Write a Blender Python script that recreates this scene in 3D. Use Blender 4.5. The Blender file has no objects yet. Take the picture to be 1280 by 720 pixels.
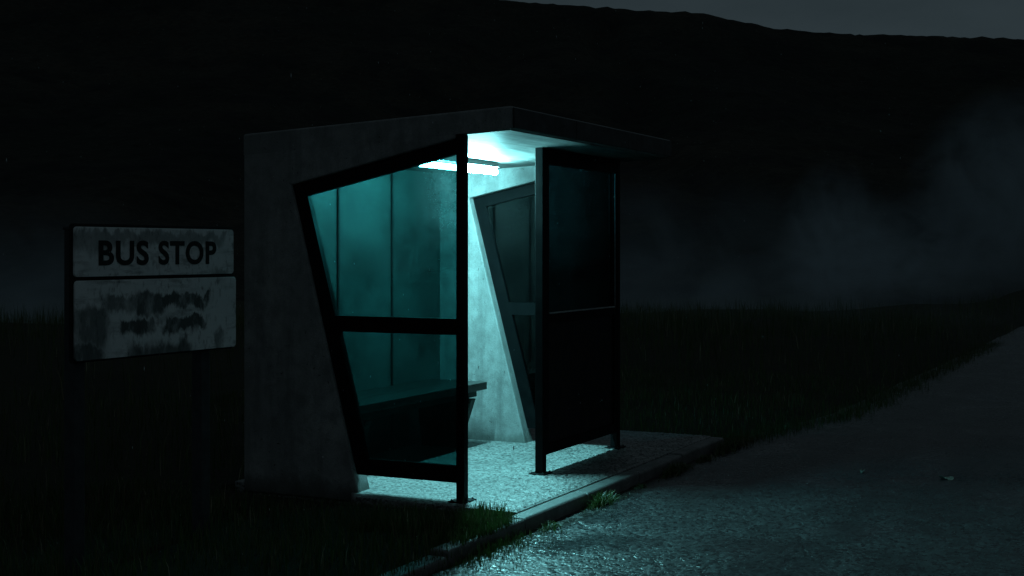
import bpy, bmesh, math, random
import numpy as np
from mathutils import Vector, Matrix, noise as mnoise

random.seed(7)
rng = np.random.default_rng(7)
S = bpy.context.scene
COL = S.collection
R = math.radians

# World axes: x runs along the road (away from the viewer), y runs back from the road
# into the shelter, z is up; the origin is the foot of the shelter's nearest steel post.

# ------------------------------------------------------------------ node helper
class NB:
    def __init__(self, name):
        self.m = bpy.data.materials.new(name)
        self.m.use_nodes = True
        self.t = self.m.node_tree
        self.t.nodes.clear()
        self.out = self.t.nodes.new('ShaderNodeOutputMaterial')
        self._co = None

    def n(self, typ, ins=None, **props):
        nd = self.t.nodes.new(typ)
        for k, v in props.items():
            setattr(nd, k, v)
        for k, v in (ins or {}).items():
            self.put(nd, k, v)
        return nd

    def put(self, nd, k, v):
        s = nd.inputs[k]
        if isinstance(v, bpy.types.NodeSocket):
            self.t.links.new(v, s)
        elif isinstance(v, bpy.types.Node):
            self.t.links.new(v.outputs[0], s)
        else:
            if s.type == 'RGBA' and len(v) == 3:
                v = (*v, 1)
            s.default_value = v

    def co(self):
        if self._co is None:
            self._co = self.n('ShaderNodeTexCoord').outputs['Object']
        return self._co

    def scaled(self, sx, sy, sz, loc=(0, 0, 0)):
        return self.n('ShaderNodeMapping', {'Vector': self.co(), 'Scale': (sx, sy, sz), 'Location': loc}).outputs[0]

    def noise(self, scale, detail=4, rough=.55, vec=None, dist=0):
        return self.n('ShaderNodeTexNoise', {'Vector': vec or self.co(), 'Scale': scale, 'Detail': detail,
                                             'Roughness': rough, 'Distortion': dist}).outputs['Fac']

    def voro(self, scale, vec=None, feature='F1', out='Distance', rnd=1):
        return self.n('ShaderNodeTexVoronoi', {'Vector': vec or self.co(), 'Scale': scale, 'Randomness': rnd},
                      feature=feature).outputs[out]

    def ramp(self, fac, *stops):
        r = self.n('ShaderNodeValToRGB', {'Fac': fac})
        e = r.color_ramp.elements
        while len(e) < len(stops):
            e.new(.5)
        for el, (p, c) in zip(e, stops):
            el.position = p
            el.color = (c, c, c, 1) if isinstance(c, (int, float)) else (*c, 1)
        return r.outputs[0]

    def mix(self, fac, a, b, mode='MIX'):
        nd = self.n('ShaderNodeMix', data_type='RGBA', blend_type=mode)
        self.put(nd, 0, fac)
        self.put(nd, 6, a)
        self.put(nd, 7, b)
        return nd.outputs[2]

    def math(self, op, a, b=0.0, clamp=False):
        nd = self.n('ShaderNodeMath', operation=op, use_clamp=clamp)
        self.put(nd, 0, a)
        self.put(nd, 1, b)
        return nd.outputs[0]

    def bump(self, h, strength, dist, normal=None):
        nd = self.n('ShaderNodeBump', {'Height': h, 'Strength': strength, 'Distance': dist})
        if normal is not None:
            self.put(nd, 'Normal', normal)
        return nd.outputs[0]

    def bsdf(self, color, rough, normal=None, metallic=0.0, spec=.5, coat=0.0, coat_rough=.1):
        nd = self.n('ShaderNodeBsdfPrincipled', {'Base Color': color, 'Roughness': rough, 'Metallic': metallic,
                                                 'Specular IOR Level': spec, 'Coat Weight': coat,
                                                 'Coat Roughness': coat_rough})
        if normal is not None:
            self.put(nd, 'Normal', normal)
        return nd.outputs[0]

    def done(self, shader):
        self.t.links.new(shader, self.out.inputs['Surface'])
        return self.m


def mat_concrete(name, light, dark, wet=.5):
    b = NB(name)
    big = b.noise(1.6, 5, .6)
    mid = b.noise(9, 6, .65)
    streak = b.noise(3.5, 5, .65, b.scaled(2.2, 2.2, .22))
    fine = b.noise(95, 3, .6)
    pits = b.ramp(b.voro(10, b.n('ShaderNodeVectorMath', {0: b.co(), 1: b.n('ShaderNodeTexNoise', {'Vector': b.co(), 'Scale': 7.0}).outputs['Color']}, operation='ADD').outputs[0]), (.0, 0), (.07, 0), (.14, 1), (1, 1))
    pitmask = b.ramp(b.noise(4.5, 3), (.0, 1), (.42, 1), (.5, 0), (1, 0))
    pitf = b.math('MAXIMUM', pits, pitmask)
    c = b.mix(b.ramp(big, (.3, 0), (.7, 1)), dark, light)
    c = b.mix(b.ramp(mid, (.42, 0), (.62, .75)), c, tuple(x * .5 for x in light))
    blot = b.noise(3.1, 7, .72, b.scaled(1, 1, .8, (3, 1, 7)))
    c = b.mix(b.ramp(blot, (.52, 0), (.62, .6)), c, tuple(x * .4 for x in light))
    c = b.mix(b.ramp(streak, (.5, 0), (.72, .6)), c, tuple(x * .5 for x in dark))
    c = b.mix(b.ramp(fine, (.3, .25), (.6, 0)), c, tuple(x * .3 for x in dark))
    # damp, algae-stained foot of the wall
    z = b.n('ShaderNodeSeparateXYZ', {'Vector': b.co()}).outputs['Z']
    foot = b.math('ADD', z, b.math('MULTIPLY', b.noise(7, 5, .7), .22))
    c = b.mix(b.ramp(foot, (.06, .85), (.14, .5), (.2, 0)), c, (.05, .06, .05))
    c = b.mix(pitf, tuple(x * .25 for x in dark), c)
    h = b.math('ADD', b.math('MULTIPLY', mid, .5), b.math('MULTIPLY', fine, .35))
    nrm = b.bump(h, .55, .012)
    nrm = b.bump(pitf, .7, .006, nrm)
    rough = b.ramp(streak, (.35, .72), (.65, .38))
    return b.done(b.bsdf(c, rough, nrm, spec=wet))


def mat_pad(name):
    b = NB(name)
    big = b.noise(1.3, 5, .6)
    mid = b.noise(7, 5, .6)
    cell = b.voro(75)
    cellc = b.n('ShaderNodeTexVoronoi', {'Vector': b.co(), 'Scale': 75.0}).outputs['Color']
    fine = b.noise(160, 3, .7)
    c = b.mix(b.ramp(big, (.3, 0), (.7, 1)), (.13, .135, .132), (.25, .255, .25))
    c = b.mix(b.ramp(mid, (.42, 0), (.72, .6)), c, (.14, .145, .14))
    c = b.mix(.75, c, b.n('ShaderNodeRGBToBW', {'Color': cellc}).outputs[0], 'OVERLAY')
    c = b.mix(b.ramp(b.n('ShaderNodeRGBToBW', {'Color': cellc}).outputs[0], (.2, .85), (.42, 0)), c, (.03, .03, .03))
    h = b.math('ADD', b.ramp(cell, (0, 1), (.6, 0)), b.math('MULTIPLY', fine, .7))
    nrm = b.bump(h, .5, .004)
    nrm = b.bump(mid, .3, .01, nrm)
    rough = b.ramp(mid, (.35, .34), (.62, .6))
    return b.done(b.bsdf(c, rough, nrm, spec=.55))


def mat_asphalt(name):
    b = NB(name)
    big = b.noise(.7, 4, .6)
    mid = b.noise(3.2, 6, .65)
    cell = b.n('ShaderNodeTexVoronoi', {'Vector': b.co(), 'Scale': 58.0})
    cbw = b.n('ShaderNodeRGBToBW', {'Color': cell.outputs['Color']}).outputs[0]
    fine = b.noise(180, 3, .7)
    c = b.mix(b.ramp(cbw, (.2, 0), (.8, 1)), (.02, .022, .024), (.11, .116, .12))
    c = b.mix(b.ramp(mid, (.4, 0), (.7, .7)), c, (.02, .021, .022))
    track = b.noise(1.0, 5, .6, b.scaled(.12, 1.5, 1))
    c = b.mix(b.ramp(track, (.42, 0), (.66, .65)), c, (.022, .024, .026))
    patch = b.ramp(b.noise(.9, 3, .5, b.scaled(1, 1, 1, (4.2, 1.7, 0))), (.54, 0), (.6, 1))
    # a shallow wheel-worn film of standing water flattens the stones
    stones = b.math('MULTIPLY', b.ramp(cell.outputs['Distance'], (0, 1), (.75, 0)), b.ramp(cbw, (.1, .25), (.9, 1)))
    ypos = b.n('ShaderNodeSeparateXYZ', {'Vector': b.co()}).outputs['Y']
    silt = b.ramp(b.math('ADD', b.math('MULTIPLY', b.math('ADD', ypos, .575), -1.0), b.math('MULTIPLY', b.math('SUBTRACT', b.noise(4.5, 6, .7), .5), .5)), (.0, 1), (.09, .9), (.2, 0))
    c = b.mix(silt, c, (.012, .011, .008))
    h = b.math('ADD', stones, b.math('MULTIPLY', fine, .25))
    amt = b.mix(patch, (1, 1, 1), (.42, .42, .42))
    h = b.math('MULTIPLY', h, b.n('ShaderNodeRGBToBW', {'Color': amt}).outputs[0])
    cracks = b.ramp(b.voro(.75, b.n('ShaderNodeVectorMath', {0: b.co(), 1: b.n('ShaderNodeTexNoise', {'Vector': b.co(), 'Scale': 2.5, 'Detail': 5.0}).outputs['Color']}, operation='ADD').outputs[0], 'DISTANCE_TO_EDGE'), (0, 0), (.012, .0), (.02, 1))
    nrm = b.bump(h, .5, .005)
    nrm = b.bump(mid, .35, .03, nrm)
    nrm = b.bump(cracks, .4, .01, nrm)
    rough = b.mix(patch, b.ramp(cbw, (.2, .24), (.8, .46)), b.ramp(track, (.4, .16), (.65, .36)))
    return b.done(b.bsdf(c, rough, nrm, spec=.38))


def mat_kerb(name):
    b = NB(name)
    mid = b.noise(8, 6, .65)
    fine = b.noise(120, 3, .65)
    c = b.mix(b.ramp(mid, (.35, 0), (.7, 1)), (.2, .2, .195), (.085, .09, .085))
    c = b.mix(b.ramp(fine, (.35, .5), (.6, 0)), c, (.05, .05, .05))
    nrm = b.bump(b.math('ADD', fine, mid), .6, .006)
    return b.done(b.bsdf(c, b.ramp(mid, (.3, .3), (.7, .6)), nrm))


def mat_metal(name, col, rough=.35, wear=.35):
    b = NB(name)
    mid = b.noise(6, 6, .7)
    fine = b.noise(70, 4, .7)
    rust = b.ramp(b.math('MULTIPLY', mid, fine), (.33, 0), (.4, wear))
    c = b.mix(rust, col, (.075, .05, .035))
    c = b.mix(b.ramp(b.noise(14, 4), (.4, 0), (.75, .5)), c, tuple(min(1, x * 2.2 + .0008) for x in col))
    nrm = b.bump(fine, .25, .002)
    return b.done(b.bsdf(c, b.ramp(mid, (.3, rough - .1), (.7, rough + .2)), nrm, spec=.08))


def mat_simple(name, col, rough=.6, spec=.4, noise_scale=20, amount=.35, bump=.2):
    b = NB(name)
    f = b.noise(noise_scale, 5, .65)
    c = b.mix(b.ramp(f, (.35, 0), (.7, 1)), tuple(x * (1 - amount) for x in col), tuple(min(1, x * (1 + amount)) for x in col))
    return b.done(b.bsdf(c, rough, b.bump(f, bump, .004), spec=spec))


def mat_wood(name, col):
    b = NB(name)
    g = b.noise(6, 7, .7, b.scaled(.8, 14, 14))
    c = b.mix(b.ramp(g, (.35, 0), (.7, 1)), tuple(x * .45 for x in col), col)
    return b.done(b.bsdf(c, b.ramp(g, (.3, .25), (.7, .55)), b.bump(g, .4, .004), spec=.5))


def mat_glass(name, tint, dirt=.1, mist=0.0):
    b = NB(name)
    smear = b.noise(2.0, 5, .6, b.scaled(1, 1, .35))
    t = b.mix(b.ramp(smear, (.3, 0), (.75, .35)), tint, tuple(x * .75 for x in tint))
    tr = b.n('ShaderNodeBsdfTransparent', {'Color': t}).outputs[0]
    gl = b.n('ShaderNodeBsdfGlossy', {'Color': (1, 1, 1), 'Roughness': .04}).outputs[0]
    fr = b.n('ShaderNodeFresnel', {'IOR': 1.36}).outputs[0]
    s = b.n('ShaderNodeMixShader', {0: fr, 1: tr, 2: gl}).outputs[0]
    # grime film, dried runs and droplets
    runs = b.ramp(b.noise(26, 5, .7, b.scaled(1, 1, .06)), (.56, 0), (.72, .6))
    spots = b.ramp(b.voro(55), (0, 1), (.13, .8), (.2, 0))
    spotm = b.ramp(b.noise(5, 4, .6), (.5, 0), (.62, 1))
    film = b.ramp(b.noise(3.2, 6, .7), (.35, .1), (.75, .6))
    d = b.math('MAXIMUM', b.math('MULTIPLY', runs, film), b.math('MULTIPLY', spots, spotm))
    d = b.math('MAXIMUM', d, b.math('MULTIPLY', film, .55))
    d = b.math('MULTIPLY', d, dirt)
    if mist:                               # splash and breath-fog dried onto the upper corner by the post
        sp = b.n('ShaderNodeSeparateXYZ', {'Vector': b.co()})
        fy = b.n('ShaderNodeMapRange', {'Value': sp.outputs['Y'], 'From Min': .42, 'From Max': .0}, interpolation_type='SMOOTHSTEP').outputs[0]
        fz = b.n('ShaderNodeMapRange', {'Value': sp.outputs['Z'], 'From Min': 1.45, 'From Max': 2.1}, interpolation_type='SMOOTHSTEP').outputs[0]
        m = b.math('MULTIPLY', fy, fz)
        beads = b.math('MULTIPLY', b.ramp(b.voro(120), (0, 1), (.25, .7), (.38, 0)), b.ramp(b.noise(30, 4, .7), (.45, 0), (.62, 1)))
        fog = b.ramp(b.noise(8, 6, .75), (.35, .1), (.7, .45))
        d = b.math('MAXIMUM', d, b.math('MULTIPLY', m, b.math('MULTIPLY', b.math('MAXIMUM', beads, fog), mist)))
    df = b.n('ShaderNodeBsdfDiffuse', {'Color': (.45, .5, .5)}).outputs[0]
    tl = b.n('ShaderNodeBsdfTranslucent', {'Color': (.5, .55, .55)}).outputs[0]
    dd = b.n('ShaderNodeMixShader', {0: .55, 1: df, 2: tl}).outputs[0]
    s = b.n('ShaderNodeMixShader', {0: d, 1: s, 2: dd}).outputs[0]
    return b.done(s)


def mat_tube(name, col, strength):
    b = NB(name)
    b.m.cycles.emission_sampling = 'FRONT'
    return b.done(b.n('ShaderNodeEmission', {'Color': col, 'Strength': strength}).outputs[0])


def mat_grass(name):
    b = NB(name)
    f = b.noise(1.2, 4, .6)
    r = b.n('ShaderNodeNewGeometry').outputs['Random Per Island']
    c = b.mix(b.ramp(r, (.0, 0), (.8, 1)), (.03, .07, .018), (.075, .14, .035))
    c = b.mix(b.ramp(r, (.86, 0), (.9, 1)), c, (.17, .14, .07))
    c = b.mix(b.ramp(r, (.975, 0), (.98, 1)), c, (.4, .36, .24))
    c = b.mix(b.ramp(f, (.4, 0), (.7, .6)), c, (.05, .06, .025))
    p = b.bsdf(c, .45, spec=.4)
    tl = b.n('ShaderNodeBsdfTranslucent', {'Color': c}).outputs[0]
    return b.done(b.n('ShaderNodeMixShader', {0: .25, 1: p, 2: tl}).outputs[0])


def mat_ground(name, a, c2, c3, sc=1.0):
    b = NB(name)
    f1 = b.noise(.5 * sc, 6, .65)
    f2 = b.noise(5 * sc, 6, .7)
    f3 = b.noise(40 * sc, 4, .7)
    c = b.mix(b.ramp(f1, (.35, 0), (.65, 1)), a, c2)
    c = b.mix(b.ramp(f2, (.42, 0), (.68, .8)), c, c3)
    c = b.mix(b.ramp(f3, (.35, .6), (.6, 0)), c, tuple(x * .35 for x in a))
    return b.done(b.bsdf(c, .85, b.bump(b.math('ADD', f2, f3), .8, .05 / sc), spec=.2))


def mat_hill(name):
    b = NB(name)
    f1 = b.noise(.012, 7, .62)
    f2 = b.noise(.06, 7, .68, b.scaled(1, 1, .35))
    f3 = b.noise(.5, 5, .7)
    c = b.mix(b.ramp(f1, (.38, 0), (.62, 1)), (.03, .034, .027), (.058, .052, .04))
    c = b.mix(b.ramp(f2, (.45, 0), (.62, .85)), c, (.018, .02, .02))
    c = b.mix(b.ramp(f3, (.4, .6), (.6, 0)), c, (.016, .018, .016))
    return b.done(b.bsdf(c, .9, b.bump(b.math('ADD', f2, b.math('MULTIPLY', f3, .15)), 1.0, 3.0), spec=.1))


def mat_sign_face(name, rows):
    """Weathered white enamel: drip stains, flaked edges and, on the lower plate, rubbed-off rows."""
    b = NB(name)
    streak = b.noise(7, 6, .7, b.scaled(1.8, 1.8, .7))
    blot = b.noise(3.4, 6, .65)
    fine = b.noise(38, 5, .7, b.scaled(1, 1, .5))
    sep = b.n('ShaderNodeSeparateXYZ', {'Vector': b.co()})
    x, z = sep.outputs['X'], sep.outputs['Z']
    c = b.mix(b.ramp(blot, (.3, 0), (.7, 1)), (.74, .78, .79), (.86, .88, .88))
    grime = (.055, .07, .068)

    def box(u0, u1, v0, v1, soft):
        def edge(s, a, w):
            return b.n('ShaderNodeMapRange', {'Value': s, 'From Min': a - w, 'From Max': a + w}, interpolation_type='SMOOTHSTEP').outputs[0]
        wob = b.math('MULTIPLY', b.math('SUBTRACT', b.noise(16, 4, .65, b.scaled(1, 1, .4)), .5), .16)
        xx, zz = b.math('ADD', x, wob), b.math('ADD', z, wob)
        m = b.math('MULTIPLY', edge(xx, u0, soft), b.math('SUBTRACT', 1.0, edge(xx, u1, soft)))
        return b.math('MULTIPLY', m, b.math('MULTIPLY', edge(zz, v0, soft), b.math('SUBTRACT', 1.0, edge(zz, v1, soft * .6))))
    smear = b.noise(5, 6, .7, b.scaled(.7, .7, 3.2, (5, 0, 2)))
    tot = b.math('MULTIPLY', b.ramp(smear, (.5, 0), (.64, .75)), b.ramp(blot, (.4, .2), (.6, 1)))
    for (u0, u1, v0, v1, soft, amt) in rows:
        m = b.math('MULTIPLY', box(u0, u1, v0, v1, soft), amt)
        m = b.math('MULTIPLY', m, b.ramp(streak, (.25, .35), (.5, 1)))
        tot = m if tot is None else b.math('MAXIMUM', tot, m)
    c = b.mix(b.ramp(b.math('MULTIPLY', streak, b.math('ADD', fine, .45)), (.53, 0), (.7, .65)), c, grime)
    c = b.mix(b.ramp(fine, (.56, 0), (.74, .5)), c, grime)
    c = b.mix(tot, c, grime)
    return b.done(b.bsdf(c, b.ramp(blot, (.3, .45), (.7, .7)), b.bump(fine, .2, .002), spec=.35))


# ------------------------------------------------------------------ mesh helpers
def link(o, parent=None, mat=None):
    COL.objects.link(o)
    if parent is not None:
        o.parent = parent
    if mat is not None:
        o.data.materials.append(mat)
    return o


def from_bm(name, bm, mat, parent=None, smooth=False):
    bmesh.ops.recalc_face_normals(bm, faces=bm.faces)
    me = bpy.data.meshes.new(name)
    bm.to_mesh(me)
    bm.free()
    if smooth:
        for p in me.polygons:
            p.use_smooth = True
    return link(bpy.data.objects.new(name, me), parent, mat)


def from_arrays(name, verts, faces, mat, parent=None, smooth=False):
    me = bpy.data.meshes.new(name)
    me.from_pydata([tuple(v) for v in verts], [], [tuple(f) for f in faces])
    if smooth:
        me.polygons.foreach_set('use_smooth', [True] * len(me.polygons))
    me.update()
    return link(bpy.data.objects.new(name, me), parent, mat)


def box_into(bm, x0, x1, y0, y1, z0, z1, bevel=0.0, seg=2):
    g = bmesh.ops.create_cube(bm, size=1)
    vs = g['verts']
    for v in vs:
        v.co = Vector(((x0 + x1) / 2 + v.co.x * (x1 - x0), (y0 + y1) / 2 + v.co.y * (y1 - y0), (z0 + z1) / 2 + v.co.z * (z1 - z0)))
    if bevel:
        es = list({e for v in vs for e in v.link_edges})
        bmesh.ops.bevel(bm, geom=es, offset=bevel, segments=seg, profile=.5, affect='EDGES')


def box(name, x0, x1, y0, y1, z0, z1, mat, parent=None, bevel=.004):
    bm = bmesh.new()
    box_into(bm, x0, x1, y0, y1, z0, z1, bevel)
    return from_bm(name, bm, mat, parent)


def plate(pts, faces, lo, hi, axis):
    """flat polygons (2-D points + faces) given a thickness from lo to hi along axis; the other two axes keep order."""
    bm = bmesh.new()

    def p3(p, d):
        return Vector((d, p[0], p[1])) if axis == 'x' else Vector((p[0], d, p[1]))
    A = [bm.verts.new(p3(p, lo)) for p in pts]
    B = [bm.verts.new(p3(p, hi)) for p in pts]
    cnt = {}
    for f in faces:
        bm.faces.new([A[i] for i in f])
        bm.faces.new([B[i] for i in reversed(f)])
        for i in range(len(f)):
            e = (f[i], f[(i + 1) % len(f)])
            k = tuple(sorted(e))
            cnt.setdefault(k, []).append(e)
    for k, es in cnt.items():
        if len(es) == 1:
            i, j = es[0]
            bm.faces.new([A[j], A[i], B[i], B[j]])
    return bm


def bevel_sharp(bm, off, seg=2, ang=25, keep=None):
    bm.normal_update()
    es = [e for e in bm.edges if len(e.link_faces) == 2 and e.calc_face_angle(0) > R(ang) and (keep is None or keep(e))]
    bmesh.ops.bevel(bm, geom=es, offset=off, segments=seg, profile=.5, affect='EDGES')


def cyl_into(bm, p0, p1, r0, r1=None, seg=16):
    p0, p1 = Vector(p0), Vector(p1)
    d = p1 - p0
    q = d.to_track_quat('Z', 'Y').to_matrix().to_4x4()
    bmesh.ops.create_cone(bm, cap_ends=True, segments=seg, radius1=r0, radius2=r0 if r1 is None else r1,
                          depth=d.length, matrix=Matrix.Translation((p0 + p1) / 2) @ q)


def empty(name, loc=(0, 0, 0), rz=0.0, **props):
    o = bpy.data.objects.new(name, None)
    o.empty_display_size = .2
    o.location = loc
    o.rotation_euler = (0, 0, rz)
    COL.objects.link(o)
    for k, v in props.items():
        o[k] = v
    return o


def tag(o, **props):
    for k, v in props.items():
        o[k] = v
    return o


def fbm(x, y, z=0.0, oct=4):
    return mnoise.fractal(Vector((x, y, z)), 1.0, 2.0, oct)


# ------------------------------------------------------------------ materials
M_conc = mat_concrete('weathered_concrete', (.39, .395, .39), (.22, .225, .222), .4)
M_roof = mat_concrete('roof_concrete', (.37, .375, .37), (.17, .175, .172), .4)
M_back = mat_simple('painted_back_panel', (.075, .088, .085), .5, .4, 2.2, .5, .15)
M_seam = mat_simple('dark_seam', (.02, .02, .02), .7, .2)
M_pad = mat_pad('wet_concrete_pad')
M_kerb = mat_kerb('kerb_stone')
M_road = mat_asphalt('wet_asphalt')
M_steel = mat_metal('dark_painted_steel', (.002, .0026, .003), .45, .08)
M_panelsteel = mat_metal('dark_panel_steel', (.012, .013, .014), .4)
M_galv = mat_metal('weathered_sign_post', (.05, .055, .058), .5, .5)
M_glass = mat_glass('dirty_tinted_glass', (.165, .335, .335), .03, 1.5)
M_glass2 = mat_glass('dark_tinted_glass', (.2, .34, .37), .0045)
M_wood = mat_wood('bench_wood', (.034, .034, .032))
M_support = mat_simple('bench_support', (.03, .036, .032), .6, .35, 12)
M_tube = mat_tube('lamp_tube', (.29, .93, .99), 760.0)
M_white = mat_simple('lamp_batten', (.6, .62, .62), .4, .4, 30, .1)
M_grass = mat_grass('grass_blades')
M_ground = mat_ground('verge_soil', (.03, .04, .018), (.045, .05, .026), (.022, .024, .016))
M_hill = mat_hill('moor_hillside')
M_signback = mat_metal('sign_backing', (.02, .021, .022), .5)
M_letter = mat_simple('faded_black_lettering', (.014, .016, .017), .6, .3, 30, .4)
M_face_top = mat_sign_face('sign_face_upper', [(.3, .98, 1.405, 1.45, .02, .8), (-.05, .25, 1.6, 1.7, .03, .55), (.15, 1.1, 1.635, 1.7, .02, .6), (.98, 1.14, 1.41, 1.5, .03, .5)])
M_face_low = mat_sign_face('sign_face_lower', [
    (.2, .48, 1.3, 1.38, .02, .75), (.42, .62, 1.27, 1.4, .02, .9), (.6, .96, 1.3, 1.375, .015, .95),
    (.0, .22, 1.12, 1.33, .04, .8), (.3, .56, 1.185, 1.255, .018, .95), (.62, .95, 1.18, 1.255, .015, .95),
    (-.05, .2, .98, 1.14, .04, .9), (.36, .84, .98, 1.12, .05, .85), (1.02, 1.08, 1.05, 1.16, .02, .7)])
M_leaf = mat_simple('pale_wet_leaf', (.4, .38, .3), .4, .5, 40)

# ------------------------------------------------------------------ terrain
CAM = Vector((-7.317, -3.953, 1.54))
DIR = Vector((.8974, .4413, 0))
SIDE = Vector((.4413, -.8974, 0))       # to the viewer's right

KERB_Y = -.575
ROAD_Z = -.085


def sstep(a, b, x):
    t = min(1, max(0, (x - a) / (b - a)))
    return t * t * (3 - 2 * t)


def verge_edge(x):
    """y of the grass/road border"""
    if x < 3.5:
        return KERB_Y
    return KERB_Y - .5 * sstep(3.5, 6.5, x) + .05 * mnoise.noise(Vector((x * 1.3, 0, 3)))


def ground_z(x, y):
    t = (x - CAM.x) * DIR.x + (y - CAM.y) * DIR.y
    l = (x - CAM.x) * SIDE.x + (y - CAM.y) * SIDE.y
    e = verge_edge(x)
    z = -.03 + .05 * fbm(x * .35, y * .35, 1) + .02 * fbm(x * 1.7, y * 1.7, 5)
    # rough field rising a little, then the bank drops to the valley
    te = 24 + 5 * sstep(-8, 8, l) + 1.5 * mnoise.noise(Vector((l * .15, 0, 0)))
    z += .18 * sstep(11, te, t) * (1 + fbm(x * .12, y * .12, 9))
    drop = sstep(te, te + 38, t)
    corridor = 1 - sstep(4, 9, abs(y + 3.7))
    z -= 3.2 * drop * (1 - corridor)
    z += .5 * drop * fbm(x * .05, y * .05, 4) * (1 - corridor)
    # hollow out below road and pad
    if -7.6 < y < e + .12:
        k = sstep(e + .12, e - .06, y) if y > -4 else sstep(-7.6, -7.2, y)
        z = z * (1 - k) + (ROAD_Z - .14) * k
    if -.16 < x < 3.55 and e < y < 1.7:
        z = min(z, -.16)
    elif x >= 3.5 and y < e + .6 and y > -4:
        k = sstep(e + .6, e + .1, y)
        z = min(z, z * (1 - k) + (ROAD_Z + .005) * k)
    if x < -.16 and KERB_Y - .02 < y < KERB_Y + .5:
        z = min(z, .012) if -1.0 < x else min(z, -.035)
    return z


def grain(nx, ny, smooth):
    h = rng.normal(0, 1, (ny, nx))
    for _ in range(smooth):
        h = (h * 2 + np.roll(h, 1, 0) + np.roll(h, -1, 0) + np.roll(h, 1, 1) + np.roll(h, -1, 1)) / 6
    h = h / h.std()
    return np.clip(np.where(h > 0, h, h * .6), -1.2, 2.6)


def steps(lo, hi, flo, fhi, fine, grow):
    a = list(np.arange(flo, fhi + 1e-6, fine))
    d = fine
    while a[-1] < hi:
        d *= grow
        a.append(a[-1] + d)
    d = fine
    while a[0] > lo:
        d *= grow
        a.insert(0, a[0] - d)
    return a


def sheet(name, xs, ys, zf, mat):
    v = [(x, y, zf(x, y)) for y in ys for x in xs]
    n = len(xs)
    f = [(j * n + i, j * n + i + 1, (j + 1) * n + i + 1, (j + 1) * n + i) for j in range(len(ys) - 1) for i in range(n - 1)]
    return from_arrays(name, v, f, mat, smooth=True)


ground = sheet('ground', steps(-70, 260, -5, 6, .1, 1.12), steps(-190, 190, -1.3, 3.2, .08, 1.12), ground_z, M_ground)
tag(ground, kind='structure')

def road_z(x, y):
    return ROAD_Z + .05 * (1 - ((y + 3.9) / 3.4) ** 2)


# chippings standing out of the worn surface, in real relief where they can be seen
rx = steps(-60, 250, -1.7, 4.4, .0095, 1.25)
ry = steps(-7.3, -3.35, -3.35, KERB_Y, .0095, 1.25)
ry = [y for y in ry if y <= KERB_Y + .001]
gx, gy = np.meshgrid(np.array(rx), np.array(ry))
gz = road_z(gx, gy)
wear = np.array([[.65 + .6 * fbm(x * .9, y * .9, 31, 3) for x in rx[::8]] for y in ry[::8]])
wear = np.repeat(np.repeat(wear, 8, 0), 8, 1)[:len(ry), :len(rx)]
inside = ((gx > -1.75) & (gx < 4.45) & (gy > -3.4)).astype(float)
gz = gz + grain(len(rx), len(ry), 1) * .0021 * np.clip(wear, .12, 1.3) * inside
n = len(rx)
rv = np.stack([gx, gy, gz], 2).reshape(-1, 3)
ii = np.arange(len(ry) - 1)[:, None] * n + np.arange(n - 1)[None, :]
rf = np.stack([ii, ii + 1, ii + n + 1, ii + n], 2).reshape(-1, 4)
road = from_arrays('road', rv.tolist(), rf.tolist(), M_road, smooth=True)
tag(road, kind='structure')

# the far hillside: a moor rising to a ridge
ridge_t = [(-800, 150), (-300, 132), (-150, 118), (-60, 104), (-3, 93.6), (35, 90.9), (71, 88.9), (97, 83.3), (123.5, 81.3), (179, 80), (240, 77), (400, 66), (800, 40)]


def ridge(l):
    for (a, za), (b_, zb) in zip(ridge_t, ridge_t[1:]):
        if a <= l <= b_:
            k = (l - a) / (b_ - a)
            return za + (zb - za) * k
    return ridge_t[0][1] if l < 0 else ridge_t[-1][1]


def hill_z(t, l):
    k = min(1, max(0, (t - 95) / (500 - 95)))
    base = -5.5 + (ridge(l) + 5.5) * (.28 * k + .72 * k ** 2.3)
    z = base + (1 - k ** 6) * k * (1 - .3 * k) * 11 * fbm(t * .008, l * .012, 2, 5)
    g = l - (39 + 9 * math.sin(t * .013) + 5 * math.sin(t * .037))
    z -= 5 * math.exp(-(g / 7) ** 2) * sstep(150, 260, t) * (1 - sstep(470, 500, t))
    g2 = l - (-60 + .25 * (t - 200))
    z -= 4 * math.exp(-(g2 / 9) ** 2) * sstep(150, 260, t) * (1 - sstep(440, 490, t))
    spur = l - 95
    z += 9 * math.exp(-((spur - .12 * (t - 150)) / 45) ** 2) * math.exp(-((t - 190) / 45) ** 2)
    if t > 500:
        z -= ((t - 500) / 400) ** 1.3 * 55
    z += .75 * fbm(t * .3, l * .25, 8, 4)
    return z


ts = list(np.linspace(90, 470, 130)) + list(np.linspace(474, 520, 14)) + list(np.linspace(540, 1000, 12))
ls = steps(-820, 820, -130, 230, 2.2, 1.12)
hv, hf = [], []
for t in ts:
    for l in ls:
        p = CAM + DIR * t + SIDE * l
        hv.append((p.x, p.y, hill_z(t, l)))
n = len(ls)
for j in range(len(ts) - 1):
    for i in range(n - 1):
        hf.append((j * n + i, j * n + i + 1, (j + 1) * n + i + 1, (j + 1) * n + i))
hill = from_arrays('hill', hv, hf, M_hill, smooth=True)
tag(hill, kind='structure')

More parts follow.
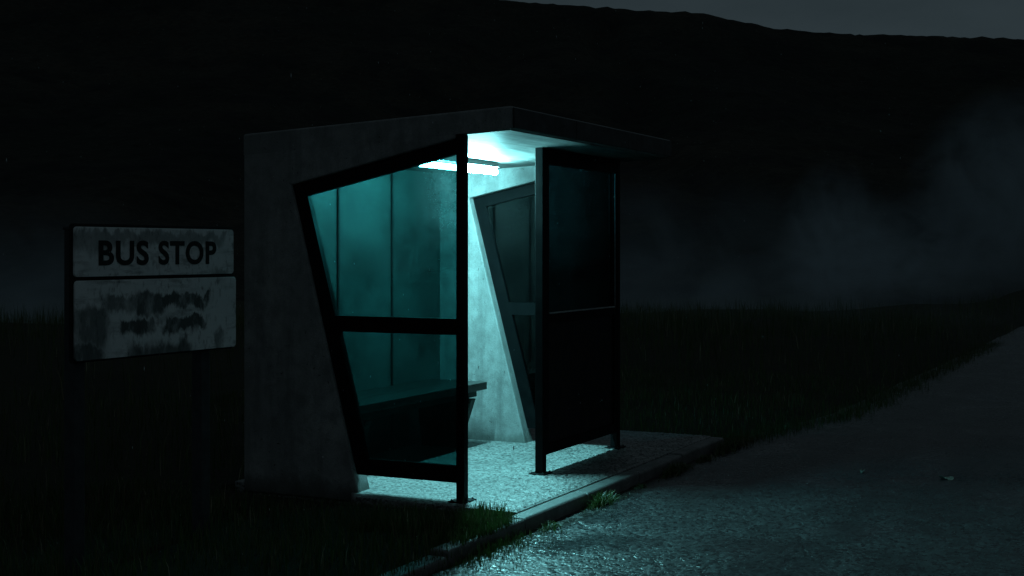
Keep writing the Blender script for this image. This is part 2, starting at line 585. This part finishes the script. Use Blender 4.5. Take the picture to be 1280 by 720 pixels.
# pavement pad and kerb
PAD = plate([(-.12, -.452), (3.55, -.452), (3.55, 1.72), (.02, 1.72), (.02, .8), (-.12, .7)], [(0, 1, 2, 3, 4, 5)], -.18, 0, 'x')
for v in PAD.verts:                      # plate() built x as height: turn it level
    v.co = Vector((v.co.y, v.co.z, v.co.x))
bevel_sharp(PAD, .008)
px_ = np.arange(-.105, 3.54, .0095)
py_ = np.arange(-.44, 1.5, .0095)
gx, gy = np.meshgrid(px_, py_)
amp = .0006 + .0024 * np.clip((.45 - gy) / .6, 0, 1)
gz = .003 + grain(len(px_), len(py_), 1) * amp
gz[0, :] = gz[-1, :] = -.004
gz[:, 0] = gz[:, -1] = -.004
keepf = ~((gx < .03) & (gy > .66))
n = len(px_)
base_i = len(PAD.verts)
nv = [PAD.verts.new(p) for p in np.stack([gx, gy, gz], 2).reshape(-1, 3).tolist()]
kf = keepf.ravel()
for j in range(len(py_) - 1):
    for i in range(n - 1):
        a = j * n + i
        if kf[a] and kf[a + 1] and kf[a + n] and kf[a + n + 1]:
            f = PAD.faces.new((nv[a], nv[a + 1], nv[a + n + 1], nv[a + n]))
            f.smooth = True
bmesh.ops.delete(PAD, geom=[v for v in PAD.verts if not v.link_faces], context='VERTS')
pavement = from_bm('pavement', PAD, M_pad)
tag(pavement, kind='structure')

bm = bmesh.new()
x = -14.0
while x < 3.45:
    x1 = min(x + .915, 3.52)
    dz, dy = random.uniform(-.004, .004), random.uniform(-.004, .004)
    lean = -.03 if x < -1.3 else 0
    g0 = len(bm.verts)
    box_into(bm, x + .004, x1 - .004, KERB_Y + dy, -.46 + dy, -.25, .0 + dz + lean, .0)
    x = x1
bevel_sharp(bm, .018, 3, 40, keep=lambda e: min(v.co.z for v in e.verts) > -.2)
kerb = from_bm('kerb', bm, M_kerb)
tag(kerb, kind='structure')

# ------------------------------------------------------------------ bus shelter
def zc(s):                                # underside of the roof slab
    return 2.27 - .0494 * (s + .354)


shelter = empty('bus_shelter', category='shelter',
                label='concrete bus shelter with slanted glazed ends, lit from inside')
FAR0, FAR1 = 2.46, 2.61
ROOF_X1 = 2.82

rp = plate([(-.354, 2.27), (1.63, zc(1.63)), (1.63, 2.312), (-.354, 2.408)], [(0, 1, 2, 3)], 0, ROOF_X1, 'x')
bevel_sharp(rp, .012, 2, 40, keep=lambda e: min(v.co.z for v in e.verts) > 2.28 or max(v.co.y for v in e.verts) < -.3 and min(v.co.x for v in e.verts) < ROOF_X1 - .1 and abs(e.verts[0].co.x - e.verts[1].co.x) > 1)
roof = from_bm('roof', rp, M_roof, shelter)

M_fascia = mat_simple('dark_fascia', (.03, .034, .035), .55, .35, 9, .6, .4)  # boards added to darken the roof's front edge
for i in range(3):
    xa = .012 + i * .936
    fb = plate([(-.366, 2.276), (-.3545, 2.276), (-.3545, 2.4), (-.366, 2.397)], [(0, 1, 2, 3)], xa, xa + .932, 'x')
    bevel_sharp(fb, .002, 1)
    from_bm('fascia_board', fb, M_fascia, shelter)


b = NB('stained_ceiling_board')
g = b.noise(2.2, 7, .7, b.scaled(.7, 4.5, 1))
g2 = b.noise(6, 6, .7)
c = b.mix(b.ramp(g, (.36, 0), (.62, 1)), (.035, .04, .039), (.2, .21, .2))
c = b.mix(b.ramp(g2, (.45, 0), (.7, .7)), c, (.06, .066, .062))
M_ceil = b.done(b.bsdf(c, .55, b.bump(b.math('ADD', g, g2), .35, .006), spec=.35))
outl = [(.012, -.335), (2.8, -.335), (2.8, .026), (2.455, .026), (2.455, 1.508), (.155, 1.508), (.155, .026), (.012, .026)]
bm = bmesh.new()
va = [bm.verts.new((x, y, zc(y) - .0005)) for x, y in outl]
vb = [bm.verts.new((x, y, zc(y) - .007)) for x, y in outl]
bm.faces.new(va)
bm.faces.new(vb)
for i in range(8):
    bm.faces.new((va[i], va[(i + 1) % 8], vb[(i + 1) % 8], vb[i]))
from_bm('ceiling_board', bm, M_ceil, shelter)


def end_wall(x0, x1):
    zt = 2.231 - .213 * .03
    bm = plate([(.72, -.06), (1.63, -.06), (1.63, zc(1.63)), (.03, zc(.03)), (.03, zt), (1.25, 1.965)],
               [(0, 1, 2, 3, 4, 5)], x0, x1, 'x')

    def keep(e):
        a, b_ = e.verts
        return not (min(a.co.z, b_.co.z) > zc(1.63) - .001 and min(a.co.z, b_.co.z) > zc(max(a.co.y, b_.co.y)) - .004)
    bevel_sharp(bm, .01, 2, 20, keep)
    return from_bm('end_wall', bm, M_conc, shelter)


end_wall(0, .15)
end_wall(FAR0, FAR1)

bw = plate([(1.515, -.05), (1.63, -.05), (1.63, zc(1.63)), (1.515, zc(1.515))], [(0, 1, 2, 3)], .15, FAR0, 'x')
back = from_bm('back_wall', bw, M_back, shelter)
for sx in (.2, .945, 1.69):
    box('panel_joint', sx - .011, sx + .011, 1.5, 1.5125, .02, zc(1.5) - .012, M_seam, back, .002)

def frame_plate(o, h1, h2, mid, lo, hi, axis):
    """o: outer corners a(top-back) b(bottom-back) c(bottom-front) d(top-front); h1,h2 holes likewise; mid: outer points at the rail."""
    P = [o[0], o[1], o[2], o[3], *h1, *h2, *mid]     # 0-3, 4-7, 8-11, 12 ME1 13 ME2 (front top/bottom), 14 MB1 15 MB2
    F = [(0, 4, 7, 3), (3, 7, 6, 12), (0, 14, 5, 4), (14, 15, 8, 11, 13, 12, 6, 5),
         (13, 11, 10, 2), (15, 1, 9, 8), (1, 2, 10, 9)]
    return plate(P, F, lo, hi, axis)


def slant(z):                             # concrete reveal edge
    return .72 + .2697 * z


def topline(s):
    return 2.231 - .213 * s


def end_screen(x0, x1, glass):
    g = -.004                             # rebated into the concrete
    w = .098
    a = (slant(1.95) - g, topline(slant(1.95)) - g - .004)
    zb = .113
    b_ = (slant(zb) - g, zb)
    d = (.03, topline(.03) - g)
    c = (.03, zb)
    r0, r1 = 1.02, 1.12
    tl = lambda s: topline(s) - .092
    ins = lambda z: slant(z) - w
    # upper hole
    za = tl(1.1)
    h1 = [(ins(za), tl(ins(za))), (ins(r1), r1), (.034, r1), (.034, tl(.034))]
    h2 = [(ins(r0), r0), (ins(.215), .215), (.034, .215), (.034, r0)]
    mid = [(.03, r1), (.03, r0), (slant(r1) - g, r1), (slant(r0) - g, r0)]
    fr = from_bm('screen_frame', frame_plate((a, b_, c, d), h1, h2, mid, x0, x1, 'x'), M_steel, shelter)
    xm = (x0 + x1) / 2
    for h in (h1, h2):
        cx, cy = sum(p[0] for p in h) / 4, sum(p[1] for p in h) / 4
        pts = [(cx + (p[0] - cx) * 1.02, cy + (p[1] - cy) * 1.012) for p in h]
        from_bm('glass_pane', plate(pts, [(0, 1, 2, 3)], xm - .004, xm + .004, 'x'), glass, fr)
    return fr


end_screen(.022, .07, M_glass)
end_screen(FAR1 - .07, FAR1 - .022, M_glass2)

def post(xc, yc, w=.056):
    p = box('post', xc - w / 2, xc + w / 2, yc - w / 2, yc + w / 2, .012, zc(yc) - .002, M_steel, shelter, .004)
    bm = bmesh.new()
    box_into(bm, xc - .075, xc + .075, yc - .06, yc + .06, .0015, .0115, .003)
    from_bm('base_plate', bm, M_steel, p)
    for dx in (-.058, .058):
        for dy in (-.042, .042):
            bm = bmesh.new()
            cyl_into(bm, (xc + dx, yc + dy, .0115), (xc + dx, yc + dy, .017), .008, seg=6)
            cyl_into(bm, (xc + dx, yc + dy, .017), (xc + dx, yc + dy, .022), .004, seg=8)
            from_bm('anchor_bolt', bm, M_galv, p)
    return p


post(.03, 0)
post(1.17, 0, .06)
post(2.545, 0, .06)

# front screen between the second and third posts
fx0, fx1 = 1.202, 2.513
o = [(fx0, 2.249), (fx0, .13), (fx1, .13), (fx1, 2.249)]
h1 = [(fx0 + .05, 2.135), (fx0 + .05, 1.108), (fx1 - .045, 1.108), (fx1 - .045, 2.135)]
h2 = [(fx0 + .05, 1.045), (fx0 + .05, .2), (fx1 - .045, .2), (fx1 - .045, 1.045)]
mid = [(fx1, 1.108), (fx1, 1.045), (fx0, 1.108), (fx0, 1.045)]
fs = from_bm('screen_frame', frame_plate(o, h1, h2, mid, -.025, .025, 'y'), M_steel, shelter)
pane = from_bm('glass_pane', plate(h1, [(0, 1, 2, 3)], -.004, .004, 'y'), M_glass2, fs)
M_highlight = mat_simple('pale_highlight', (.3, .31, .31), .4, .5, 30, .4)  # pale strips added to draw the highlight along the frame edges
box('highlight_strip', fx0 + .05, fx1 - .045, -.031, -.0255, 1.099, 1.111, M_highlight, fs, .002)
box('highlight_strip', fx1 - .047, fx1 - .042, -.031, -.0255, 1.115, 2.135, M_highlight, fs, .002)
kick = from_bm('kick_panel', plate(h2, [(0, 1, 2, 3)], -.008, .008, 'y'), M_panelsteel, fs)

# ------------------------------------------------------------------ lamp
lamp = empty('strip_light', (1.312, .708, 2.134), category='strip light',
             label='lit fluorescent strip light fixed under the shelter ceiling')
bm = bmesh.new()
prof = [(-.585 + .022 * (1 - math.cos(R(a))), .022 * math.sin(R(a))) for a in range(0, 91, 30)]
prof += [(-px, pr) for px, pr in reversed(prof)]
rings = []
for px, pr in prof:
    rings.append([bm.verts.new((px, max(pr, .0005) * math.cos(2 * math.pi * i / 20), max(pr, .0005) * math.sin(2 * math.pi * i / 20))) for i in range(20)])
for r0_, r1_ in zip(rings, rings[1:]):
    for i in range(20):
        bm.faces.new((r0_[i], r0_[(i + 1) % 20], r1_[(i + 1) % 20], r1_[i]))
bm.faces.new(rings[0])
bm.faces.new(rings[-1])
tube = from_bm('tube', bm, M_tube, lamp, True)
bm = bmesh.new()
box_into(bm, -.58, .58, -.024, .024, .034, zc(.732) - 2.134 - .009, .004)
batten = from_bm('batten', bm, M_white, lamp)
for sx in (-.45, .45):
    bm = bmesh.new()
    box_into(bm, sx - .02, sx + .02, -.012, .012, .02, .0335, .003)
    from_bm('lamp_holder', bm, M_white, lamp)

# ------------------------------------------------------------------ bench
bench = empty('bench', (1.25, 1.22, 0), category='bench',
              label='plain slab bench standing along the shelter back wall')
for k, (y0, y1) in enumerate(((-.27, -.022), (-.014, .24))):
    box('seat_board', -1.04, .96, y0, y1, .447, .507, M_wood, bench, .006)
bm = bmesh.new()
box_into(bm, -1.0, .92, -.2, -.13, .39, .446, .004)
box_into(bm, -1.0, .92, .1, .17, .39, .446, .004)
from_bm('seat_rail', bm, M_support, bench)
for sx in (-.78, .74):
    bm = plate([(-.25, .388), (-.12, .002), (.2, .002), (.24, .388)], [(0, 1, 2, 3)], sx, sx + .07, 'x')
    bevel_sharp(bm, .006)
    from_bm('support', bm, M_support, bench)

# ------------------------------------------------------------------ sign
sign = empty('bus_stop_sign', (-2.336, .876, ground_z(-2.3, .87)), R(-2.1), category='road sign',
             label='weathered two-plate BUS STOP sign on two posts in the grass')
SZ = -sign.location.z


def rounded(x0, x1, z0, z1, r=.02, n=5):
    pts = []
    for cx, cz, a0 in ((x0 + r, z0 + r, 180), (x1 - r, z0 + r, 270), (x1 - r, z1 - r, 0), (x0 + r, z1 - r, 90)):
        for i in range(n + 1):
            a = R(a0 + 90 * i / n)
            pts.append((cx + r * math.cos(a), cz + r * math.sin(a)))
    return pts


def sign_plate(name, x0, x1, z0, z1, y0, y1, mat, parent, jag=0.0):
    pts = rounded(x0, x1, z0 + SZ, z1 + SZ)
    bm = plate(pts, [tuple(range(len(pts)))], y0, y1, 'y')
    bevel_sharp(bm, .002, 1, 60)
    return from_bm(name, bm, mat, parent)


for xc in (.078, 1.0):
    p = box('post', xc - .036, xc + .036, .03, .1, -.12, 1.64 + SZ, M_galv, sign, .006)
    box('post_cap', xc - .041, xc + .041, .025, .105, 1.641 + SZ, 1.66 + SZ, M_galv, p, .005)
for z in (1.1, 1.52):
    box('cross_rail', .03, 1.16, .009, .0295, z - .025 + SZ, z + .025 + SZ, M_signback, sign, .003)
sign_plate('backing', -.014, 1.196, .99, 1.672, -.001, .0085, M_signback, sign)
up = sign_plate('upper_plate', 0, 1.18, 1.41, 1.656, -.017, -.004, M_face_top, sign)
lo = sign_plate('lower_plate', .004, 1.2, 1.0, 1.392, -.017, -.004, M_face_low, sign)
def word(text, x0, x1):
    cu = bpy.data.curves.new('lettering', 'FONT')
    cu.body = text
    cu.size = 1.0
    cu.offset = .03
    cu.space_character = 1.1
    cu.extrude = .004
    cu.resolution_u = 6
    tmp = bpy.data.objects.new('lettering_source', cu)
    COL.objects.link(tmp)
    bpy.context.view_layer.update()
    me = bpy.data.meshes.new_from_object(tmp.evaluated_get(bpy.context.evaluated_depsgraph_get()))
    bpy.data.objects.remove(tmp)
    co = np.zeros(len(me.vertices) * 3)
    me.vertices.foreach_get('co', co)
    co = co.reshape(-1, 3)
    mn, mx = co.min(0), co.max(0)
    new = np.zeros_like(co)
    new[:, 0] = x0 + (co[:, 0] - mn[0]) / (mx[0] - mn[0]) * (x1 - x0)
    new[:, 2] = 1.464 + SZ + (co[:, 1] - mn[1]) / (mx[1] - mn[1]) * .127
    new[:, 1] = -.0185 - (co[:, 2] - mn[2]) / (mx[2] - mn[2]) * .0014
    me.vertices.foreach_set('co', new.ravel())
    me.update()
    me.name = 'lettering'
    let = link(bpy.data.objects.new('lettering', me), up, M_letter)
    let['label'] = 'black capitals reading ' + text


word('BUS', .156, .505)
word('STOP', .578, 1.03)

# ------------------------------------------------------------------ grass
def blades(name, pts, hs, mat, width=.004, bend=.45):
    nB = len(pts)
    pts = np.asarray(pts, float)
    hs = np.asarray(hs, float)
    ang = rng.uniform(0, 2 * np.pi, nB)
    lean = rng.uniform(.1, 1, nB) * bend
    dirx, diry = np.cos(ang), np.sin(ang)
    wx, wy = -diry, dirx
    w = width * rng.uniform(.6, 1.4, nB) * (1 + hs * 3)
    V = np.zeros((nB, 5, 3))
    for k, (f, wf) in enumerate(((0, 1), (0, -1), (.55, .75), (.55, -.75), (1, 0))):
        off = lean * hs * f * f
        V[:, k, 0] = pts[:, 0] + dirx * off + wx * w * wf * .5
        V[:, k, 1] = pts[:, 1] + diry * off + wy * w * wf * .5
        V[:, k, 2] = pts[:, 2] - .01 + hs * f * (1 - .35 * lean * f)
    me = bpy.data.meshes.new(name)
    me.vertices.add(nB * 5)
    me.vertices.foreach_set('co', V.ravel())
    base = (np.arange(nB) * 5)[:, None]
    quads = base + np.array([[0, 1, 3, 2]])
    tris = base + np.array([[2, 3, 4]])
    loops = np.concatenate([np.concatenate([quads, tris], 1).ravel()])
    me.loops.add(nB * 7)
    me.loops.foreach_set('vertex_index', loops)
    me.polygons.add(nB * 2)
    st = np.stack([np.arange(nB) * 7, np.arange(nB) * 7 + 4], 1).ravel()
    me.polygons.foreach_set('loop_start', st)
    me.update(calc_edges=True)
    me.validate()
    return link(bpy.data.objects.new(name, me), None, mat)


gp, gh = [], []


def sow(x0, x1, y0, y1, count, hlo, hhi, clump=.5, margin=.0):
    for _ in range(count):
        x, y = random.uniform(x0, x1), random.uniform(y0, y1)
        if y < verge_edge(x) + margin + random.uniform(0, .05):
            continue
        if -.14 < x < 3.57 and y < 1.74:
            continue
        if x < -1.0 and y < -.45:
            continue
        if -.23 < x < 0 and y < .5:
            continue
        c = .5 + .5 * fbm(x * 1.1, y * 1.1, 20, 3)
        if random.random() > c + (1 - clump):
            continue
        gp.append((x, y, ground_z(x, y)))
        k = .35 if -.6 < x < 0 and y > -.25 else 1
        gh.append(random.uniform(hlo, hhi) * (.5 + c) * k)


sow(-.9, -.24, -.56, .25, 3600, .04, .11, .2)
sow(-3.5, -.14, -.5, 2.6, 15000, .05, .15, .5)
sow(-8, -3.5, -.5, 6, 9000, .08, .2, .6)
sow(-3.5, 3.6, 1.6, 8, 8000, .1, .25, .7)
sow(3.55, 9, -1.2, 5, 19000, .04, .14, .5)
for _ in range(7000):                      # ragged turf creeping over the road edge
    x = 3.5 + 14 * random.random() ** 1.5
    y = verge_edge(x) + random.gauss(.02, .1) - .12 * max(0, fbm(x * 1.5, 4, 44, 3))
    gp.append((x, y, max(ground_z(x, y), road_z(x, y) - .005)))
    gh.append(random.uniform(.03, .11))
sow(9, 22, -1.2, 12, 12000, .12, .34, .8)
sow(0, 24, 5, 24, 9000, .15, .45, .8)
for _ in range(420):                       # rank tussocks along the brow of the bank
    t, l = random.uniform(19, 32), random.uniform(-17, 16)
    q = CAM + DIR * t + SIDE * l
    if q.y < verge_edge(q.x) + .5 or (-.5 < q.x < 4 and q.y < 2.2):
        continue
    hh = random.uniform(.15, .55)
    for _k in range(45):
        x, y = random.gauss(q.x, .2 + hh * .3), random.gauss(q.y, .2 + hh * .3)
        gp.append((x, y, ground_z(x, y)))
        gh.append(hh * random.uniform(.4, 1.1))
# worn spill of grass over the kerb by the pad corner
for _ in range(3500):
    x, y = random.gauss(-.68, .2), random.gauss(-.5, .09)
    if y < KERB_Y - .06 or x > -.36:
        continue
    gp.append((x, y, max(ground_z(x, y), -.004 if y > KERB_Y else ROAD_Z)))
    gh.append(random.uniform(.03, .08))
for _ in range(1500):
    x, y = random.gauss(-.85, .3), -.58 - abs(random.gauss(0, .12))
    gp.append((x, y, ROAD_Z + .0))
    gh.append(random.uniform(.02, .06))
for _ in range(1800):                      # matted over the sunken kerb
    x, y = random.uniform(-4, -.85), random.gauss(-.5, .05)
    gp.append((x, y, -.035))
    gh.append(random.uniform(.02, .07))
for _ in range(500):                       # lip along the pad's near edge
    x, y = random.gauss(-.17, .03), random.uniform(-.45, 1.5)
    gp.append((x, y, -.03))
    gh.append(random.uniform(.015, .03))
tag(blades('grass', gp, gh, M_grass), kind='stuff')


def tuft(x, y, L, cnt, h, label):
    root = empty('weed_tuft', (x, y, ROAD_Z), category='weed', label=label, group='weeds at the foot of the kerb')
    p, hh = [], []
    for _ in range(cnt):
        a, b_ = random.gauss(0, L / 2.4), -abs(random.gauss(0, .035)) 
        p.append((a, b_, .006))
        hh.append(random.uniform(.35, 1) * h * math.exp(-(a / L) ** 2))
    o = blades('leaves', p, hh, M_grass, .006, 1.15)
    o.parent = root
    bm = bmesh.new()                       # the mat of roots and silt they grow from
    g = bmesh.ops.create_icosphere(bm, subdivisions=3, radius=1)
    for v in bm.verts:
        k = 1 + .35 * mnoise.noise(v.co * 2.5 + Vector((x * 7, y, 0)))
        v.co = Vector((v.co.x * L * .8 * k, v.co.y * .05 * k - .015, v.co.z * .012 * k))
    from_bm('root_mat', bm, M_ground, root, True)


tuft(.74, -.61, .27, 380, .12, 'bright grass tuft nearest to the shelter doorway, at the kerb foot')
tuft(2.1, -.62, .36, 420, .11, 'low spread of weeds by the kerb below the dark glazed screen')
tuft(1.42, -.6, .12, 60, .05, 'smallest sprig of weed at the kerb, between two bigger tufts')
tuft(3.35, -.64, .45, 420, .14, 'weed clump at the far end of the kerb, by the field grass')

tuft(-.1, -.63, .16, 160, .07, 'small weed tuft by the kerb, just below the shelter corner post')
tuft(2.75, -.63, .2, 200, .08, 'weed tuft at the kerb in front of the last steel post')

# pale fallen leaves on the wet road
for (x, y, a, s, lab) in ((2.55, -1.9, .4, .045, 'pale fallen leaf on the wet road, nearer the kerb'),
                          (2.45, -2.5, 1.2, .06, 'pale fallen leaf on the wet road, further out from the kerb')):
    bm = bmesh.new()
    vs = []
    for i in range(14):
        t = 2 * math.pi * i / 14
        r = s * (.55 + .45 * abs(math.cos(t))) * (1 + random.uniform(-.12, .12))
        vs.append(bm.verts.new((r * math.cos(t), .45 * r * math.sin(t), .008 + .012 * math.sin(t * 2))))
    bm.faces.new(vs)
    bmesh.ops.solidify(bm, geom=bm.faces[:], thickness=.003)
    o = from_bm('fallen_leaf', bm, M_leaf)
    o.location = (x, y, ROAD_Z + .05 * (1 - ((y + 3.9) / 3.4) ** 2) + .004)
    o.rotation_euler = (0, 0, a)
    tag(o, category='leaf', label=lab, group='pale leaves on the road')

# ------------------------------------------------------------------ drifting mist over the valley
def mat_mist(name, dens):
    b = NB(name)
    r = b.n('ShaderNodeVectorMath', {0: b.co()}, operation='LENGTH').outputs['Value']
    f = b.math('POWER', b.math('SUBTRACT', 1.0, r, True), 1.2)
    info = b.n('ShaderNodeObjectInfo').outputs['Random']
    wv = b.n('ShaderNodeVectorMath', {0: b.scaled(1, 2.0, 1.1), 1: b.n('ShaderNodeCombineXYZ', {'X': b.math('MULTIPLY', info, 40.0), 'Y': b.math('MULTIPLY', info, 17.0), 'Z': 0.0}).outputs[0]}, operation='ADD').outputs[0]
    nz = b.ramp(b.noise(1.5, 6, .62, wv, 1.2), (.4, .02), (.68, 1))
    d = b.math('MULTIPLY', b.math('MULTIPLY', f, nz), dens)
    v = b.n('ShaderNodeVolumePrincipled', {'Color': (.75, .9, 1.0), 'Density': d, 'Anisotropy': 0.0})
    b.t.links.new(v.outputs[0], b.out.inputs['Volume'])
    return b.m


def mist(t, l, z, rt, rl, rz, dens):
    bm = bmesh.new()
    bmesh.ops.create_icosphere(bm, subdivisions=4, radius=1)
    o = from_bm('mist', bm, mat_mist('valley_mist', dens), None, True)
    o.scale = (rt, rl, rz)
    o.rotation_euler = (0, 0, math.atan2(DIR.y, DIR.x))
    o.location = CAM + DIR * t + SIDE * l
    o.location.z = z
    tag(o, kind='stuff')


mist(62, 9, -.6, 18, 13, 6.2, .075)
mist(58, -20, -1.5, 16, 8, 6, .1)
mist(78, 29, 4.4, 12, 6, 7, .34)
mist(84, 24, 1.5, 12, 9, 4, .16)
mist(66, 15.5, 2.0, 7, 2.4, 4.2, .34)
mist(72, 19, .2, 9, 8, 2.6, .16)
mist(27, 5, .3, 9, 8, 1.3, .05)
mist(30, -14, .3, 8, 8, 1.4, .05)


# ------------------------------------------------------------------ falling drops
bm = bmesh.new()
nd = 0
while nd < 1600:
    q = Vector((random.uniform(-5.5, 7), random.uniform(-3.2, 4), random.uniform(0, 4.2)))
    if -.2 < q.x < 2.95 and -.45 < q.y < 1.75 and q.z < 2.5:
        continue
    k = random.uniform(.0007, .0013)
    L = k * random.uniform(3, 5)
    tilt = Vector((.12, .02, 0))
    top, bot = q + (Vector((0, 0, 1)) - tilt) * L, q - (Vector((0, 0, 1)) - tilt) * L * .7
    ring = [bm.verts.new(q + Vector((k * math.cos(a), k * math.sin(a), 0))) for a in (0, 2.094, 4.189)]
    a, b_ = bm.verts.new(top), bm.verts.new(bot)
    for i in range(3):
        bm.faces.new((ring[i], ring[(i + 1) % 3], a))
        bm.faces.new((ring[(i + 1) % 3], ring[i], b_))
    nd += 1
tag(from_bm('rain', bm, mat_simple('rain_drop', (.7, .75, .78), .1, .6, 50, .05, 0), None, True), kind='stuff')

# ------------------------------------------------------------------ light, sky, camera
w = bpy.data.worlds.new('World')
S.world = w
w.use_nodes = True
nt = w.node_tree
nt.nodes.clear()
N = nt.nodes.new
sky = N('ShaderNodeTexSky')
sky.sky_type = 'NISHITA'
sky.sun_disc = False
sky.sun_elevation = R(3)
sky.sun_rotation = R(200)
sky.air_density, sky.dust_density = 1.0, 3.0
bw_ = N('ShaderNodeRGBToBW')
nt.links.new(sky.outputs[0], bw_.inputs[0])
sc_ = N('ShaderNodeMath')
sc_.operation = 'MULTIPLY'
sc_.inputs[1].default_value = .002
nt.links.new(bw_.outputs[0], sc_.inputs[0])
tc = N('ShaderNodeTexCoord')
mp = N('ShaderNodeMapping')
mp.inputs['Scale'].default_value = (1, 1, 2.6)
nt.links.new(tc.outputs['Generated'], mp.inputs[0])
nz = N('ShaderNodeTexNoise')
nz.inputs['Scale'].default_value = 2.6
nz.inputs['Detail'].default_value = 7
nz.inputs['Roughness'].default_value = .55
nt.links.new(mp.outputs[0], nz.inputs['Vector'])
rmp = N('ShaderNodeValToRGB')
rmp.color_ramp.elements[0].position = .3
rmp.color_ramp.elements[0].color = (.018, .028, .033, 1)
rmp.color_ramp.elements[1].position = .75
rmp.color_ramp.elements[1].color = (.036, .052, .06, 1)
nt.links.new(nz.outputs['Fac'], rmp.inputs[0])
mx_ = N('ShaderNodeMix')
mx_.data_type = 'RGBA'
mx_.inputs[0].default_value = .12
nt.links.new(rmp.outputs[0], mx_.inputs[6])
nt.links.new(sc_.outputs[0], mx_.inputs[7])
bg = N('ShaderNodeBackground')
bg.inputs['Strength'].default_value = 1.0
nt.links.new(mx_.outputs[2], bg.inputs[0])
ow = N('ShaderNodeOutputWorld')
nt.links.new(bg.outputs[0], ow.inputs[0])

sl = bpy.data.lights.new('night_sky_light', 'SUN')
sl.energy = .012
sl.angle = R(40)
sl.color = (.8, .92, 1)
so = bpy.data.objects.new('night_sky_light', sl)
so.rotation_euler = (R(40), R(-15), 0)
COL.objects.link(so)

cd = bpy.data.cameras.new('camera')
cd.sensor_width = 36
cd.lens = 36 * 1700 / 1280
cd.shift_y = -47 / 1280
cd.clip_end = 4000
cam = bpy.data.objects.new('camera', cd)
cam.location = CAM
cam.rotation_euler = (R(90), 0, -math.atan2(.8974, .4413))
COL.objects.link(cam)
S.camera = cam

S.render.engine = 'CYCLES'
S.cycles.use_denoising = True
S.cycles.max_bounces = 10
S.cycles.transparent_max_bounces = 16
S.cycles.volume_bounces = 0
S.cycles.volume_step_rate = 1.0
S.cycles.sample_clamp_indirect = 1.5
S.cycles.caustics_reflective = False
S.cycles.caustics_refractive = False
S.cycles.blur_glossy = 1.0
S.view_settings.view_transform = 'Standard'
S.view_settings.look = 'None'
S.view_settings.exposure = 0
S.view_settings.gamma = 1
